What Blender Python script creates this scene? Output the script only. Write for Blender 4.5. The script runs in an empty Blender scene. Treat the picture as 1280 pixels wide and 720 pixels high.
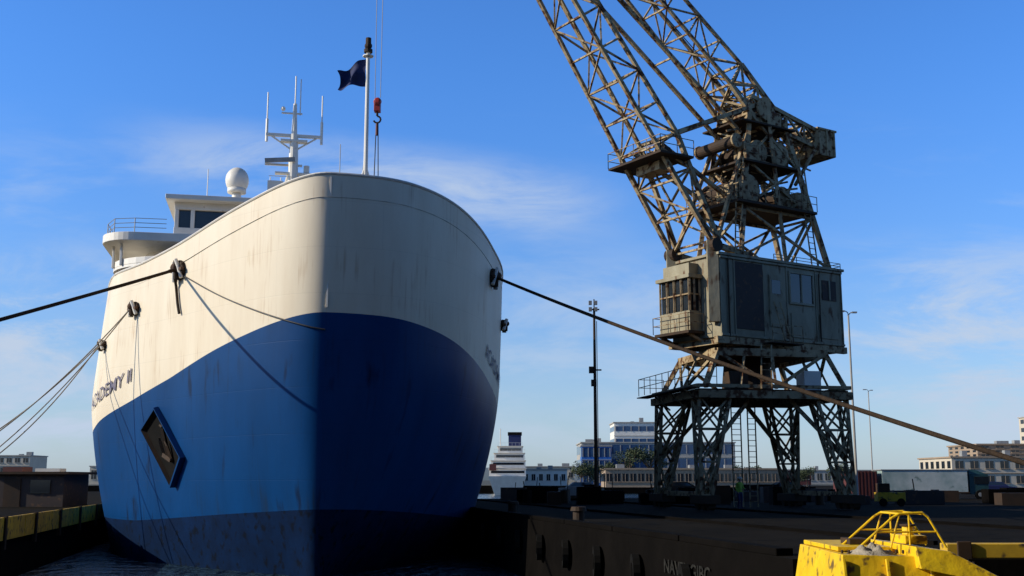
import bpy, math, random
from mathutils import Vector, Matrix
random.seed(7)
sc = bpy.context.scene
V = Vector

# ------------------------------------------------------------------ materials
def mat(name, c1, c2=None, scale=1.0, rough=0.6, metal=0.0, amt=0.5, bump=0.0, bscale=None, stretch=(1,1,1), uv=False, spec=0.5, seams=None, c3=None, amt3=0.4, streak=None, sfac=.4):
    m = bpy.data.materials.new(name); m.use_nodes = True
    nt = m.node_tree; N = nt.nodes; L = nt.links
    b = N['Principled BSDF']
    b.inputs['Roughness'].default_value = rough
    b.inputs['Metallic'].default_value = metal
    b.inputs['Specular IOR Level'].default_value = spec
    tc = N.new('ShaderNodeTexCoord'); mp = N.new('ShaderNodeMapping')
    mp.inputs['Scale'].default_value = stretch
    L.new(tc.outputs['UV' if uv else 'Object'], mp.inputs['Vector'])
    if c2 is None:
        c2 = tuple(x*0.75 for x in c1)
    n = N.new('ShaderNodeTexNoise'); n.inputs['Scale'].default_value = scale
    n.inputs['Detail'].default_value = 8; n.inputs['Roughness'].default_value = 0.65
    L.new(mp.outputs[0], n.inputs['Vector'])
    r = N.new('ShaderNodeValToRGB')
    r.color_ramp.elements[0].position = 0.5-0.22+ (0.5-amt)*0.3
    r.color_ramp.elements[1].position = 0.5+0.18+ (0.5-amt)*0.3
    r.color_ramp.elements[0].color = (*c1, 1); r.color_ramp.elements[1].color = (*c2, 1)
    L.new(n.outputs['Fac'], r.inputs['Fac'])
    out = r.outputs['Color']
    if c3 is not None:
        n3 = N.new('ShaderNodeTexNoise'); n3.inputs['Scale'].default_value = scale*3.1
        n3.inputs['Detail'].default_value = 6
        L.new(mp.outputs[0], n3.inputs['Vector'])
        r3 = N.new('ShaderNodeValToRGB')
        r3.color_ramp.elements[0].position = 0.72-amt3*0.35; r3.color_ramp.elements[1].position = 0.80-amt3*0.3
        r3.color_ramp.elements[0].color = (0,0,0,1); r3.color_ramp.elements[1].color = (1,1,1,1)
        L.new(n3.outputs['Fac'], r3.inputs['Fac'])
        mx = N.new('ShaderNodeMixRGB'); L.new(r3.outputs['Color'], mx.inputs['Fac'])
        L.new(out, mx.inputs['Color1']); mx.inputs['Color2'].default_value = (*c3, 1)
        out = mx.outputs['Color']
    if streak is not None:
        ms = N.new('ShaderNodeMapping'); ms.inputs['Scale'].default_value=(5.0,.28,1)
        L.new(tc.outputs['UV' if uv else 'Object'], ms.inputs['Vector'])
        na = N.new('ShaderNodeTexNoise'); na.inputs['Scale'].default_value=1.0; na.inputs['Detail'].default_value=5
        L.new(ms.outputs[0], na.inputs['Vector'])
        nb_ = N.new('ShaderNodeTexNoise'); nb_.inputs['Scale'].default_value=.33; nb_.inputs['Detail'].default_value=3
        L.new(tc.outputs['UV' if uv else 'Object'], nb_.inputs['Vector'])
        ml = N.new('ShaderNodeMath'); ml.operation='MULTIPLY'; L.new(na.outputs['Fac'],ml.inputs[0]); L.new(nb_.outputs['Fac'],ml.inputs[1])
        rs = N.new('ShaderNodeValToRGB'); rs.color_ramp.elements[0].position=.31; rs.color_ramp.elements[1].position=.46
        rs.color_ramp.elements[0].color=(0,0,0,1); rs.color_ramp.elements[1].color=(sfac,sfac,sfac,1)
        L.new(ml.outputs[0],rs.inputs['Fac'])
        mx = N.new('ShaderNodeMixRGB'); L.new(rs.outputs['Color'], mx.inputs['Fac'])
        L.new(out, mx.inputs['Color1']); mx.inputs['Color2'].default_value = (*streak, 1)
        out = mx.outputs['Color']
    L.new(out, b.inputs['Base Color'])
    hsrc = None
    if bump > 0:
        nb = N.new('ShaderNodeTexNoise'); nb.inputs['Scale'].default_value = bscale or scale*4
        nb.inputs['Detail'].default_value = 4
        L.new(tc.outputs['UV' if uv else 'Object'], nb.inputs['Vector'])
        bp = N.new('ShaderNodeBump'); bp.inputs['Strength'].default_value = bump
        bp.inputs['Distance'].default_value = 0.05
        L.new(nb.outputs['Fac'], bp.inputs['Height'])
        L.new(bp.outputs[0], b.inputs['Normal'])
        hsrc = bp
    if seams:
        br = N.new('ShaderNodeTexBrick')
        br.inputs['Scale'].default_value = 1.0
        br.inputs['Brick Width'].default_value = seams[0]; br.inputs['Row Height'].default_value = seams[1]
        br.inputs['Mortar Size'].default_value = 0.02; br.inputs['Mortar Smooth'].default_value = 1.0
        br.inputs['Color1'].default_value = (1,1,1,1); br.inputs['Color2'].default_value = (.96,.96,.96,1)
        br.inputs['Mortar'].default_value = (.6,.6,.6,1)
        L.new(tc.outputs['UV' if uv else 'Object'], br.inputs['Vector'])
        b2 = N.new('ShaderNodeBump'); b2.inputs['Strength'].default_value = 0.25; b2.inputs['Distance'].default_value = 0.03
        L.new(br.outputs['Color'], b2.inputs['Height'])
        if hsrc: L.new(hsrc.outputs[0], b2.inputs['Normal'])
        L.new(b2.outputs[0], b.inputs['Normal'])
        mm = N.new('ShaderNodeMixRGB'); mm.blend_type='MULTIPLY'; mm.inputs['Fac'].default_value = 0.25
        L.new(out, mm.inputs['Color1']); L.new(br.outputs['Color'], mm.inputs['Color2'])
        L.new(mm.outputs[0], b.inputs['Base Color'])
    return m

M = {}
M['hullwhite'] = mat('hull_white_paint', (.80,.71,.55), (.70,.59,.43), .5, .5, stretch=(1.0,.22,1), uv=True, amt=.45, bump=.16, bscale=.6, seams=(6,1.9), c3=(.58,.44,.26), amt3=.08, streak=(.40,.22,.08), sfac=.55, spec=.25)
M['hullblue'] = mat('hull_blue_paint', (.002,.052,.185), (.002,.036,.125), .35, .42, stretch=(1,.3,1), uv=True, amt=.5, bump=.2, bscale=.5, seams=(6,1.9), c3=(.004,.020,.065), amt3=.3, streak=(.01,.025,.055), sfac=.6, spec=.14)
M['boot'] = mat('hull_lower_paint', (.0015,.016,.062), (.0015,.009,.032), .6, .7, uv=True, bump=.2, c3=(.002,.006,.016), amt3=.5, spec=.06)  # darker blue paints in the shade where the hull turns under
M['white'] = mat('white_paint', (.78,.74,.65), (.66,.61,.53), .8, .5, c3=(.45,.35,.24), amt3=.12)
M['grey'] = mat('grey_paint', (.30,.30,.29), (.2,.2,.19), 1.5, .5)
M['glass'] = mat('dark_glass', (.012,.016,.02), (.02,.025,.03), 1, .08)
M['black'] = mat('black_rubber', (.006,.006,.006), (.010,.009,.008), 2, .9, spec=.06)
M['crane'] = mat('weathered_crane_steel', (.46,.37,.225), (.25,.17,.09), .9, .75, bump=.4, bscale=6, c3=(.095,.04,.018), amt3=.62, spec=.15)
M['cranehouse'] = mat('crane_house_panels', (.36,.33,.23), (.21,.175,.11), .7, .65, bump=.35, bscale=3, stretch=(1,1,.35), c3=(.11,.052,.024), amt3=.42, spec=.2)
M['rustpanel'] = mat('rusty_panel', (.05,.03,.024), (.035,.024,.02), 1.2, .8, c3=(.10,.05,.025))
M['darksteel'] = mat('dark_steel', (.030,.024,.019), (.06,.034,.019), 1.4, .75, spec=.2)
M['rust'] = mat('rust', (.12,.055,.028), (.05,.03,.02), 3, .85)
M['rope'] = mat('rope_fibre', (.06,.04,.026), (.028,.021,.017), 8, .95, bump=.6, bscale=30, spec=.05)
M['ropepale'] = mat('pale_rope', (.42,.36,.28), (.28,.24,.18), 8, .9, bump=.6, bscale=30)
M['wire'] = mat('wire_cable', (.03,.03,.035), (.05,.05,.05), 4, .5, metal=.4)
M['yellow'] = mat('yellow_paint', (.87,.58,.010), (.72,.43,.010), 1.6, .42, bump=.4, bscale=5, c3=(.16,.09,.025), amt3=.45)
M['yellowold'] = mat('faded_yellow_paint', (.75,.46,.02), (.42,.25,.02), 1.0, .75, c3=(.07,.045,.02), amt3=.45)
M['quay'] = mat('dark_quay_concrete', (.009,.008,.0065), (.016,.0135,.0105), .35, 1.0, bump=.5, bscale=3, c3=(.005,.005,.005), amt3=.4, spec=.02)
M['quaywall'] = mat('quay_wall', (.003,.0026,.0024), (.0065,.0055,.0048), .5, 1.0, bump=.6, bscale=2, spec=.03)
M['stencil'] = mat('faded_stencil_paint', (.04,.038,.033), (.008,.008,.008), 5, .95, spec=.05, amt=.5)
M['land'] = mat('land', (.06,.055,.045), (.045,.05,.03), .02, .95)
M['red'] = mat('red_paint', (.42,.03,.02), (.28,.03,.02), 2, .5)
M['redbrown'] = mat('container_red', (.12,.022,.015), (.075,.02,.015), 1, .65)
M['navy'] = mat('navy_cloth', (.008,.018,.10), (.006,.012,.06), 2, .8)
M['letter'] = mat('faded_name_paint', (.05,.055,.14), (.22,.19,.2), 3, .7)
M['tan'] = mat('tan_render', (.34,.25,.165), (.26,.19,.13), .3, .85, c3=(.2,.15,.1), amt3=.2)
M['cream'] = mat('cream_render', (.55,.48,.37), (.47,.40,.30), .3, .85)
M['blueglass'] = mat('blue_window_glass', (.02,.055,.13), (.03,.08,.17), .3, .12)
M['bluepanel'] = mat('blue_panel', (.03,.14,.42), (.03,.11,.33), .3, .5)
M['concrete'] = mat('pale_concrete', (.38,.36,.32), (.30,.28,.25), .4, .85)
M['hills'] = mat('hills', (.12,.15,.17), (.10,.13,.14), .003, 1)
M['bark'] = mat('bark', (.10,.07,.045), (.06,.04,.03), 3, .9)
M['leaf'] = mat('foliage', (.06,.075,.025), (.03,.045,.016), 1.0, .8, amt=.5)
M['hivis'] = mat('hi_vis_cloth', (.30,.5,.05), (.25,.42,.05), 3, .8)
M['skin'] = mat('skin', (.45,.27,.18), (.40,.23,.16), 3, .6)
M['teal'] = mat('teal_curtain', (.02,.07,.07), (.012,.045,.05), .6, .5)
M['trailer'] = mat('mural_trailer', (.62,.64,.60), (.10,.22,.20), .30, .5, c3=(.02,.09,.07), amt3=.3, amt=.3)

def water_mat():
    m = bpy.data.materials.new('harbour_water'); m.use_nodes = True
    nt=m.node_tree; N=nt.nodes; L=nt.links; b=N['Principled BSDF']
    b.inputs['Base Color'].default_value=(.018,.040,.058,1); b.inputs['Roughness'].default_value=.15
    tc=N.new('ShaderNodeTexCoord'); 
    n=N.new('ShaderNodeTexNoise'); n.inputs['Scale'].default_value=1.3; n.inputs['Detail'].default_value=6
    mp=N.new('ShaderNodeMapping'); mp.inputs['Scale'].default_value=(1,.6,1)
    L.new(tc.outputs['Object'],mp.inputs[0]); L.new(mp.outputs[0],n.inputs['Vector'])
    bp=N.new('ShaderNodeBump'); bp.inputs['Strength'].default_value=1.0; bp.inputs['Distance'].default_value=.9
    L.new(n.outputs['Fac'],bp.inputs['Height']); L.new(bp.outputs[0],b.inputs['Normal'])
    return m
M['water']=water_mat()

# ------------------------------------------------------------------ mesh helper
class MB:
    def __init__(s): s.v=[]; s.f=[]; s.m=[]; s.mats=[]
    def mi(s,k):
        if k not in s.mats: s.mats.append(k)
        return s.mats.index(k)
    def add(s,vs,fs,k):
        o=len(s.v); s.v+= [tuple(p) for p in vs]; i=s.mi(k)
        for f in fs: s.f.append(tuple(o+j for j in f)); s.m.append(i)
    def hexa(s,p,k):
        s.add(p,[(0,3,2,1),(4,5,6,7),(0,1,5,4),(1,2,6,5),(2,3,7,6),(3,0,4,7)],k)
    def box(s,x0,x1,y0,y1,z0,z1,k,T=None):
        p=[V((x0,y0,z0)),V((x1,y0,z0)),V((x1,y1,z0)),V((x0,y1,z0)),V((x0,y0,z1)),V((x1,y0,z1)),V((x1,y1,z1)),V((x0,y1,z1))]
        if T: p=[T(q) for q in p]
        s.hexa(p,k)
    def beam(s,a,b,w,k,h=None):
        a=V(a); b=V(b); d=b-a
        if d.length<1e-5: return
        d.normalize(); h=h or w
        up=V((0,0,1)) if abs(d.z)<.95 else V((1,0,0))
        x=d.cross(up).normalized()*(w/2); y=x.cross(d).normalized()*(h/2)
        s.hexa([a-x-y,a+x-y,a+x+y,a-x+y,b-x-y,b+x-y,b+x+y,b-x+y],k)
    def cyl(s,a,b,r,k,r2=None,n=10,caps=True):
        a=V(a); b=V(b); d=(b-a).normalized(); r2=r if r2 is None else r2
        up=V((0,0,1)) if abs(d.z)<.95 else V((1,0,0))
        x=d.cross(up).normalized(); y=x.cross(d)
        vs=[]
        for p,rr in((a,r),(b,r2)):
            for i in range(n):
                t=2*math.pi*i/n; vs.append(p+x*math.cos(t)*rr+y*math.sin(t)*rr)
        fs=[(i,(i+1)%n,n+(i+1)%n,n+i) for i in range(n)]
        if caps: fs+= [tuple(range(n-1,-1,-1)),tuple(range(n,2*n))]
        s.add(vs,fs,k)
    def tube(s,pts,r,k,n=8):
        for i in range(len(pts)-1): s.cyl(pts[i],pts[i+1],r,k,n=n)
    def sphere(s,c,r,k,n=14,sz=1.0):
        c=V(c); vs=[];fs=[]
        for i in range(n+1):
            ph=math.pi*i/n
            for j in range(n):
                t=2*math.pi*j/n
                vs.append(c+V((math.sin(ph)*math.cos(t)*r,math.sin(ph)*math.sin(t)*r,math.cos(ph)*r*sz)))
        for i in range(n):
            for j in range(n): fs.append((i*n+j,(i+1)*n+j,(i+1)*n+(j+1)%n,i*n+(j+1)%n))
        s.add(vs,fs,k)
    def lattice(s,A,B,n,cw,bw,k,x=False):
        A=[V(p) for p in A]; B=[V(p) for p in B]; c=len(A)
        for i in range(c): s.beam(A[i],B[i],cw,k)
        for j in range(n):
            t0=j/n; t1=(j+1)/n
            P=[A[i].lerp(B[i],t0) for i in range(c)]; Q=[A[i].lerp(B[i],t1) for i in range(c)]
            for i in range(c):
                i2=(i+1)%c
                s.beam(Q[i],Q[i2],bw,k)
                if j==0: s.beam(P[i],P[i2],bw,k)
                if x or (j+i)%2==0: s.beam(P[i],Q[i2],bw,k)
                if x or (j+i)%2==1: s.beam(P[i2],Q[i],bw,k)
    def obj(s,name,parent=None,smooth=False,bevel=0):
        me=bpy.data.meshes.new(name); me.from_pydata(s.v,[],s.f)
        for k in s.mats: me.materials.append(M[k])
        for p,i in zip(me.polygons,s.m): p.material_index=i; p.use_smooth=smooth
        me.update()
        o=bpy.data.objects.new(name,me); sc.collection.objects.link(o)
        if parent: o.parent=parent
        if bevel:
            b=o.modifiers.new('b','BEVEL'); b.width=bevel; b.segments=2; b.limit_method='ANGLE'
        return o
def empty(name):
    o=bpy.data.objects.new(name,None); sc.collection.objects.link(o); o.empty_display_size=.5; return o
def poly_slab(name,pts,z1,z0,ktop,kside):
    mb=MB(); n=len(pts)
    mb.add([(x,y,z1) for x,y in pts],[tuple(range(n))],ktop)
    for i in range(n):
        a=pts[i]; b=pts[(i+1)%n]
        mb.add([(a[0],a[1],z0),(b[0],b[1],z0),(b[0],b[1],z1),(a[0],a[1],z1)],[(0,1,2,3)],kside)
    return mb.obj(name)

# ------------------------------------------------------------------ camera
cam=bpy.data.cameras.new('camera'); co=bpy.data.objects.new('camera',cam); sc.collection.objects.link(co)
cam.sensor_width=36; cam.lens=36*1400/1280; cam.clip_end=12000; cam.clip_start=.1
co.location=(0,0,0); co.rotation_euler=(math.radians(90+9.73),0,0)
sc.camera=co

# ------------------------------------------------------------------ light
el=math.radians(25); az=V((-.988,-.150,0)).normalized()
S=V((az.x*math.cos(el),az.y*math.cos(el),math.sin(el)))
sun=bpy.data.lights.new('sun','SUN'); sun.energy=5.0; sun.angle=math.radians(.5); sun.color=(1,.91,.75)
so=bpy.data.objects.new('sun',sun); sc.collection.objects.link(so); so.rotation_euler=S.to_track_quat('Z','Y').to_euler(); so.location=(-30,-10,60)
w=bpy.data.worlds.new('World'); sc.world=w; w.use_nodes=True
nt=w.node_tree; N=nt.nodes; L=nt.links
bg=N['Background']; bg.inputs['Strength'].default_value=.085
sky=N.new('ShaderNodeTexSky'); sky.sky_type='NISHITA'; sky.sun_disc=False
sky.sun_elevation=el; sky.sun_rotation=math.atan2(az.x,az.y); sky.air_density=1.0; sky.dust_density=.5; sky.ozone_density=2.5
tc=N.new('ShaderNodeTexCoord'); sp=N.new('ShaderNodeSeparateXYZ'); L.new(tc.outputs['Generated'],sp.inputs[0])
def mth(op,a,b=None,c=None,clamp=False):
    n=N.new('ShaderNodeMath'); n.operation=op; n.use_clamp=clamp
    for i,x in enumerate((a,b,c)):
        if x is None: continue
        if isinstance(x,(int,float)): n.inputs[i].default_value=x
        else: L.new(x,n.inputs[i])
    return n.outputs[0]
yy=mth('MAXIMUM',mth('ABSOLUTE',sp.outputs['Y']),.15)
A=mth('DIVIDE',sp.outputs['X'],yy); E=mth('DIVIDE',sp.outputs['Z'],yy)
def noise(sx,sy,scale,det=8,rough=.6,off=0,dist=0.0):
    cb=N.new('ShaderNodeCombineXYZ'); L.new(mth('MULTIPLY',A,sx),cb.inputs[0]); L.new(mth('MULTIPLY',E,sy),cb.inputs[1]); cb.inputs[2].default_value=off
    n=N.new('ShaderNodeTexNoise'); n.inputs['Scale'].default_value=scale; n.inputs['Detail'].default_value=det; n.inputs['Roughness'].default_value=rough; n.inputs['Distortion'].default_value=dist
    L.new(cb.outputs[0],n.inputs['Vector']); return n.outputs['Fac']
def ss(x,a,b):
    n=N.new('ShaderNodeMapRange'); n.interpolation_type='SMOOTHSTEP'; L.new(x,n.inputs['Value'])
    n.inputs['From Min'].default_value=a; n.inputs['From Max'].default_value=b
    return n.outputs['Result']
def mixc(f,a,b,mode='MIX'):
    n=N.new('ShaderNodeMixRGB'); n.blend_type=mode
    if isinstance(f,(int,float)): n.inputs['Fac'].default_value=f
    else: L.new(f,n.inputs['Fac'])
    for i,x in((1,a),(2,b)):
        if isinstance(x,tuple): n.inputs[i].default_value=(*x,1)
        else: L.new(x,n.inputs[i])
    return n.outputs[0]
Zd=sp.outputs['Z']
gain=mixc(ss(Zd,.02,.38),(1.12,1.34,1.78),(.80,1.58,2.65))
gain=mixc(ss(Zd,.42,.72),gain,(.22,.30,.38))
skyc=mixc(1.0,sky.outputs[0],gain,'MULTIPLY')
line=mth('SUBTRACT',.300,mth('MULTIPLY',mth('ADD',A,.34),.13))
d=mth('ABSOLUTE',mth('SUBTRACT',E,line))
m1=mth('MULTIPLY',ss(d,.052,.0),mth('MULTIPLY',ss(A,-.42,-.2),ss(A,.14,-.02)))
c1=mth('MULTIPLY',m1,ss(noise(1,3.4,7,off=3.1,dist=.5,rough=.66),.24,.68))
band=mth('MULTIPLY',ss(E,.0,.05),ss(E,.235,.15))
c2=mth('MULTIPLY',band,ss(noise(1,3.2,5.2,off=1.7,dist=.4,rough=.66),.41,.66))
side=mth('ADD',mth('MULTIPLY',ss(mth('ABSOLUTE',A),.16,.40),.6),.5)
c2=mth('MULTIPLY',c2,side)
c3_=mth('MULTIPLY',mth('MULTIPLY',ss(E,.10,.2),ss(E,.36,.26)),mth('MULTIPLY',ss(noise(1,4.5,3.2,off=8.3,dist=.5),.50,.75),.3))
cl=mth('ADD',mth('ADD',mth('MULTIPLY',c1,.85),mth('MULTIPLY',c2,.88)),c3_,clamp=True)
haze=ss(E,.20,-.01)
skyc=mixc(mth('MULTIPLY',haze,.34),skyc,(5.6,7.3,9.7))
skyc=mixc(cl,skyc,(6.2,7.4,9.3))
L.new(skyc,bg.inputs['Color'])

# ------------------------------------------------------------------ ground, water
ZG=-1.6; ZW=-4.0
mb=MB(); mb.add([(-5000,-300,ZW),(5000,-300,ZW),(5000,400,ZW),(-5000,400,ZW)],[(0,1,2,3)],'water'); mb.obj('water')
AX=V((-.208,.978,0)); RT=V((.978,.208,0))
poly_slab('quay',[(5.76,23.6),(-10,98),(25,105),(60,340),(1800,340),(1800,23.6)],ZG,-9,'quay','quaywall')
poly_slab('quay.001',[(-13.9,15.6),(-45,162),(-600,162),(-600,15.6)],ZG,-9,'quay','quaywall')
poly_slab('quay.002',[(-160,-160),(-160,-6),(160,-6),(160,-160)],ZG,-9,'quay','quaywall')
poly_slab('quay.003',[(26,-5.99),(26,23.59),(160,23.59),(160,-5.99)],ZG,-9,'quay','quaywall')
poly_slab('ground',[(-6000,340.01),(6000,340.01),(6000,9000),(-6000,9000)],ZG,-9,'land','quaywall')
def edge_strip(name,p0,k0,k1,off,z0,z1,th,key,side):
    mb=MB(); a=V((p0[0],p0[1],0)); n=RT*side
    k=k0
    while k<k1:
        ke=min(k+5.9,k1)
        q=[a+AX*k+n*off,a+AX*ke+n*off,a+AX*ke+n*(off+th),a+AX*k+n*(off+th)]
        mb.hexa([V((p.x,p.y,z0)) for p in q]+[V((p.x,p.y,z1)) for p in q],key)
        k+=6
    return mb.obj(name,bevel=.02)
edge_strip('dock_fender_rail',(-20.1,45),-26,115,.004,-2.35,-1.45,.12,'yellowold',1)
edge_strip('quay_edge_marking',(-20.1,45),-26,115,.05,ZG+.004,ZG+.02,.5,'yellowold',-1)
mb=MB()
for k in range(-24,110,6):
    p=V((-20.1,45,0))+AX*k+RT*.14; mb.beam((p.x,p.y,-2.7),(p.x,p.y,-1.4),.16,'darksteel')
mb.obj('dock_fender')
mb=MB()
for k in range(-24,44,4):
    p=V((.35,49,0))+AX*k-RT*.12; 
    mb.cyl((p.x-.1,p.y,-2.6),(p.x+.1,p.y,-2.6),.5,'black',n=14); mb.cyl((p.x-.12,p.y,-2.6),(p.x+.12,p.y,-2.6),.25,'quaywall',n=12)
mb.obj('tyre_fender')
edge_strip('quay_kerb',(.35,49),-25,50,-.5,ZG+.002,ZG+.16,.4,'quaywall',-1)
mb=MB()
for off in (5.8,13.8):
    a=V((.35,49,0))+RT*off
    p=a+AX*-22; q=a+AX*46
    mb.beam((p.x,p.y,ZG+.05),(q.x,q.y,ZG+.05),.12,'quaywall',.1)
mb.obj('crane_rail')
mb=MB(); mb.box(9.0,25.9,23.75,24.15,ZG+.003,-1.3,'yellowold'); 
for i in range(8): mb.box(9.2+i*2,9.5+i*2,23.70,23.748,-1.75,-1.25,'darksteel')
mb.obj('quay_edge_rail',bevel=.02)
def textmesh(txt,size):
    cu=bpy.data.curves.new('t','FONT'); cu.body=txt; cu.size=size; cu.offset=.008
    o=bpy.data.objects.new('t',cu); sc.collection.objects.link(o)
    bpy.context.view_layer.update()
    me=bpy.data.meshes.new_from_object(o.evaluated_get(bpy.context.evaluated_depsgraph_get()))
    bpy.data.objects.remove(o); return me
me=textmesh('NAVEL GIBC',.5)
for v in me.vertices:
    p=V((.35,49,0))-RT*.03-AX*(18.2+v.co.x*1.2); v.co=V((p.x,p.y,-2.45+v.co.y))
me.materials.clear(); me.materials.append(M['stencil'])
ob=bpy.data.objects.new('dock_wall_lettering',me); sc.collection.objects.link(ob)

# ------------------------------------------------------------------ SHIP
ship=empty('ferry_ship')
STEM=V((-7.5,45,0))
def tab(t):
    qs=[math.sqrt(a) for a,_ in t]; bs=[b for _,b in t]; n=len(t)
    ms=[]
    for i in range(n):
        if i==0: ms.append((bs[1]-bs[0])/(qs[1]-qs[0]))
        elif i==n-1: ms.append(0)
        else:
            d0=(bs[i]-bs[i-1])/(qs[i]-qs[i-1]); d1=(bs[i+1]-bs[i])/(qs[i+1]-qs[i])
            ms.append(0 if d0*d1<=0 else 2*d0*d1/(d0+d1))
    def f(s):
        q=math.sqrt(max(s,0))
        if q>=qs[-1]: return bs[-1]
        for i in range(n-1):
            if q<=qs[i+1]: break
        h=qs[i+1]-qs[i]; t_=(q-qs[i])/h
        return ((2*t_**3-3*t_**2+1)*bs[i]+(t_**3-2*t_**2+t_)*h*ms[i]+(-2*t_**3+3*t_**2)*bs[i+1]+(t_**3-t_**2)*h*ms[i+1])
    return f
DK={1:tab([(0,0),(.3,2.5),(1.2,4.1),(3,5.75),(8.4,8.4),(13.2,9.95),(18,10.6),(25,11),(40,11.3)]),
   -1:tab([(0,0),(.5,1.2),(2.4,2.95),(5,4.7),(8.3,6.5),(12,8.5),(16.2,10.6),(20,11.2),(26,11.4)])}
WL={1:tab([(0,0),(1,.8),(6,4.0),(10,6.3),(15,8.4),(22,9.8),(35,10.9),(50,11.3)]),
   -1:tab([(0,0),(1,.9),(6,4.6),(10,7),(13,8.6),(18,9.6),(25,10.6),(40,11.3)])}
def lerp_tab(t,x):
    if x<=t[0][0]: return t[0][1]
    for (a,b),(c,d_) in zip(t,t[1:]):
        if x<=c: return b+(d_-b)*(x-a)/(c-a)
    return t[-1][1]
def smooth_tab(t,x): return sum(lerp_tab(t,x+dx) for dx in(-2,-1,0,1,2))/5 if x>2 else lerp_tab(t,x)
def ztop(s,side=1):
    z=12.55-.117*min(s,18)-(.12*max(0,min(s-18,6))*.5)
    if side==-1 and s<16: z-=.5*s*(16-s)/64
    return z
zb=lambda s: smooth_tab([(0,6.8),(2,6.35),(7,5.25),(10,4.55),(17,2.7),(25,1.9),(200,1.9)],s)
zshade=lambda s: -1.2-.8*min(s,12)/12
cl01=lambda x:max(0,min(1,x))
def hull(side,t,z):
    tt=max(0,(5-z)/9); w_=min(tt**1.75,1.5)
    b=DK[side](t)*(1-w_)+WL[side](t)*w_
    b=max(b,0)
    if side==-1: b+=.75*cl01((11-z)/7)*cl01((t-9)/9)
    s0=3*(max(0,12.55-z)/16.5)**1.6
    p=STEM+AX*(t+s0)+RT*(side*b); p.z=z; return p
def hnorm(side,t,z):
    e=.15
    a=hull(side,t+e,z)-hull(side,max(t-e,0),z); b=hull(side,t,z+e)-hull(side,t,z-e)
    n=a.cross(b).normalized()
    if n.dot(RT*side)<0 and abs(n.dot(RT))>.05: n=-n
    return n
ZB=-6.5; NC=130
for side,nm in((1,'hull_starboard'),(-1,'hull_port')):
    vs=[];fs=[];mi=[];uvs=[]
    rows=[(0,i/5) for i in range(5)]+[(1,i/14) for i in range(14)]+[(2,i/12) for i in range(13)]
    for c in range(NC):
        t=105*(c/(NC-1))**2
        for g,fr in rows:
            z0,z1={0:(ZB,zshade(t)),1:(zshade(t),zb(t)),2:(zb(t),ztop(t,side))}[g]
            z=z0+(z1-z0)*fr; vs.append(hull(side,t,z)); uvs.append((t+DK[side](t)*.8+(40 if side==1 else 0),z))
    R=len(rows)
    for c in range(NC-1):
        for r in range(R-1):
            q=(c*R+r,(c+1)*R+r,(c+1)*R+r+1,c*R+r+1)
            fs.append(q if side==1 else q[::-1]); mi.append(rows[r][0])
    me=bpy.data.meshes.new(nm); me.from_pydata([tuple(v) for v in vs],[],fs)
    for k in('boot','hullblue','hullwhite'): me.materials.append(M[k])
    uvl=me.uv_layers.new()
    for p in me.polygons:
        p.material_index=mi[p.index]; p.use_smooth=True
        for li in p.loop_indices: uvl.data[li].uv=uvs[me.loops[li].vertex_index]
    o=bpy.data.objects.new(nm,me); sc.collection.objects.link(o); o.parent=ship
mb=MB()
cs=[100*(c/40)**2 for c in range(41)]
for a,b in zip(cs,cs[1:]):
    P=[hull(-1,a,ztop(a,-1)),hull(1,a,ztop(a)),hull(1,b,ztop(b)),hull(-1,b,ztop(b,-1))]
    for p in P: p.z-=1.0
    mb.add(P,[(0,1,2,3)],'grey')
mb.obj('deck',ship)
mb=MB()
for side in(-1,1):
    pts=[]
    for c in range(80):
        t=100*(c/79)**2; p=hull(side,t,ztop(t,side)); pts.append(p)
    for a,b in zip(pts,pts[1:]): mb.cyl(a,b,.06,'white',n=6,caps=False)
t=105; P=[hull(-1,t,ZB),hull(1,t,ZB),hull(1,t,ztop(t)),hull(-1,t,ztop(t,-1))]; mb.add(P,[(0,1,2,3)],'hullblue')
mb.beam(hull(1,0,12.4)+V((0,-.01,0)),hull(1,0,7)+V((0,-.01,0)),.07,'white')
mb.obj('bulwark_rail',ship)

def lettering(txt,side,t0,size,dz):
    me=textmesh(txt,size)
    for v in me.vertices:
        t=t0-v.co.x if side==-1 else t0+v.co.x
        z=zb(t)+dz+v.co.y
        v.co=hull(side,t,z)+hnorm(side,t,z)*.05
    me.materials.clear(); me.materials.append(M['letter'])
    ob=bpy.data.objects.new('name_lettering',me); sc.collection.objects.link(ob); ob.parent=ship
lettering('ACADEMY II',-1,17.6,.95,1.0)
lettering('ACADEMY II',1,7.6,1.05,.85)

def fairlead(side,t,z,r):
    mb=MB(); p=hull(side,t,z); n=hnorm(side,t,z); tg=(hull(side,t+.2,z)-p).normalized(); up=n.cross(tg).normalized()
    if up.z<0: up=-up
    ring=[p+n*.08+tg*math.cos(a)*r+up*math.sin(a)*r*.8 for a in [i*math.pi/6 for i in range(13)]]
    mb.tube(ring,r*.28,'darksteel')
    c=[p+n*.03+tg*math.cos(a)*r+up*math.sin(a)*r*.8 for a in [i*math.pi/6 for i in range(12)]]
    mb.add(c,[tuple(range(12))],'black')
    mb.beam(p+n*.2-tg*r*1.3,p+n*.2+tg*r*1.3,.14,'rust'); mb.cyl(p+n*.25-up*r,p+n*.25+up*r,.12,'darksteel')
    mb.cyl(p+n*.18-up*r*1.2+tg*r*.6,p+n*.18+up*r*.9+tg*r*.6,.12,'grey')
    mb.cyl(p+n*.15-up*r*.9-tg*r*.9,p+n*.3+up*r*1.1-tg*r*.2,.09,'white')
    mb.sphere(p+n*.3+up*.1,r*.5,'rust',8)
    mb.obj('fairlead',ship); return p+n*.3
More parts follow.
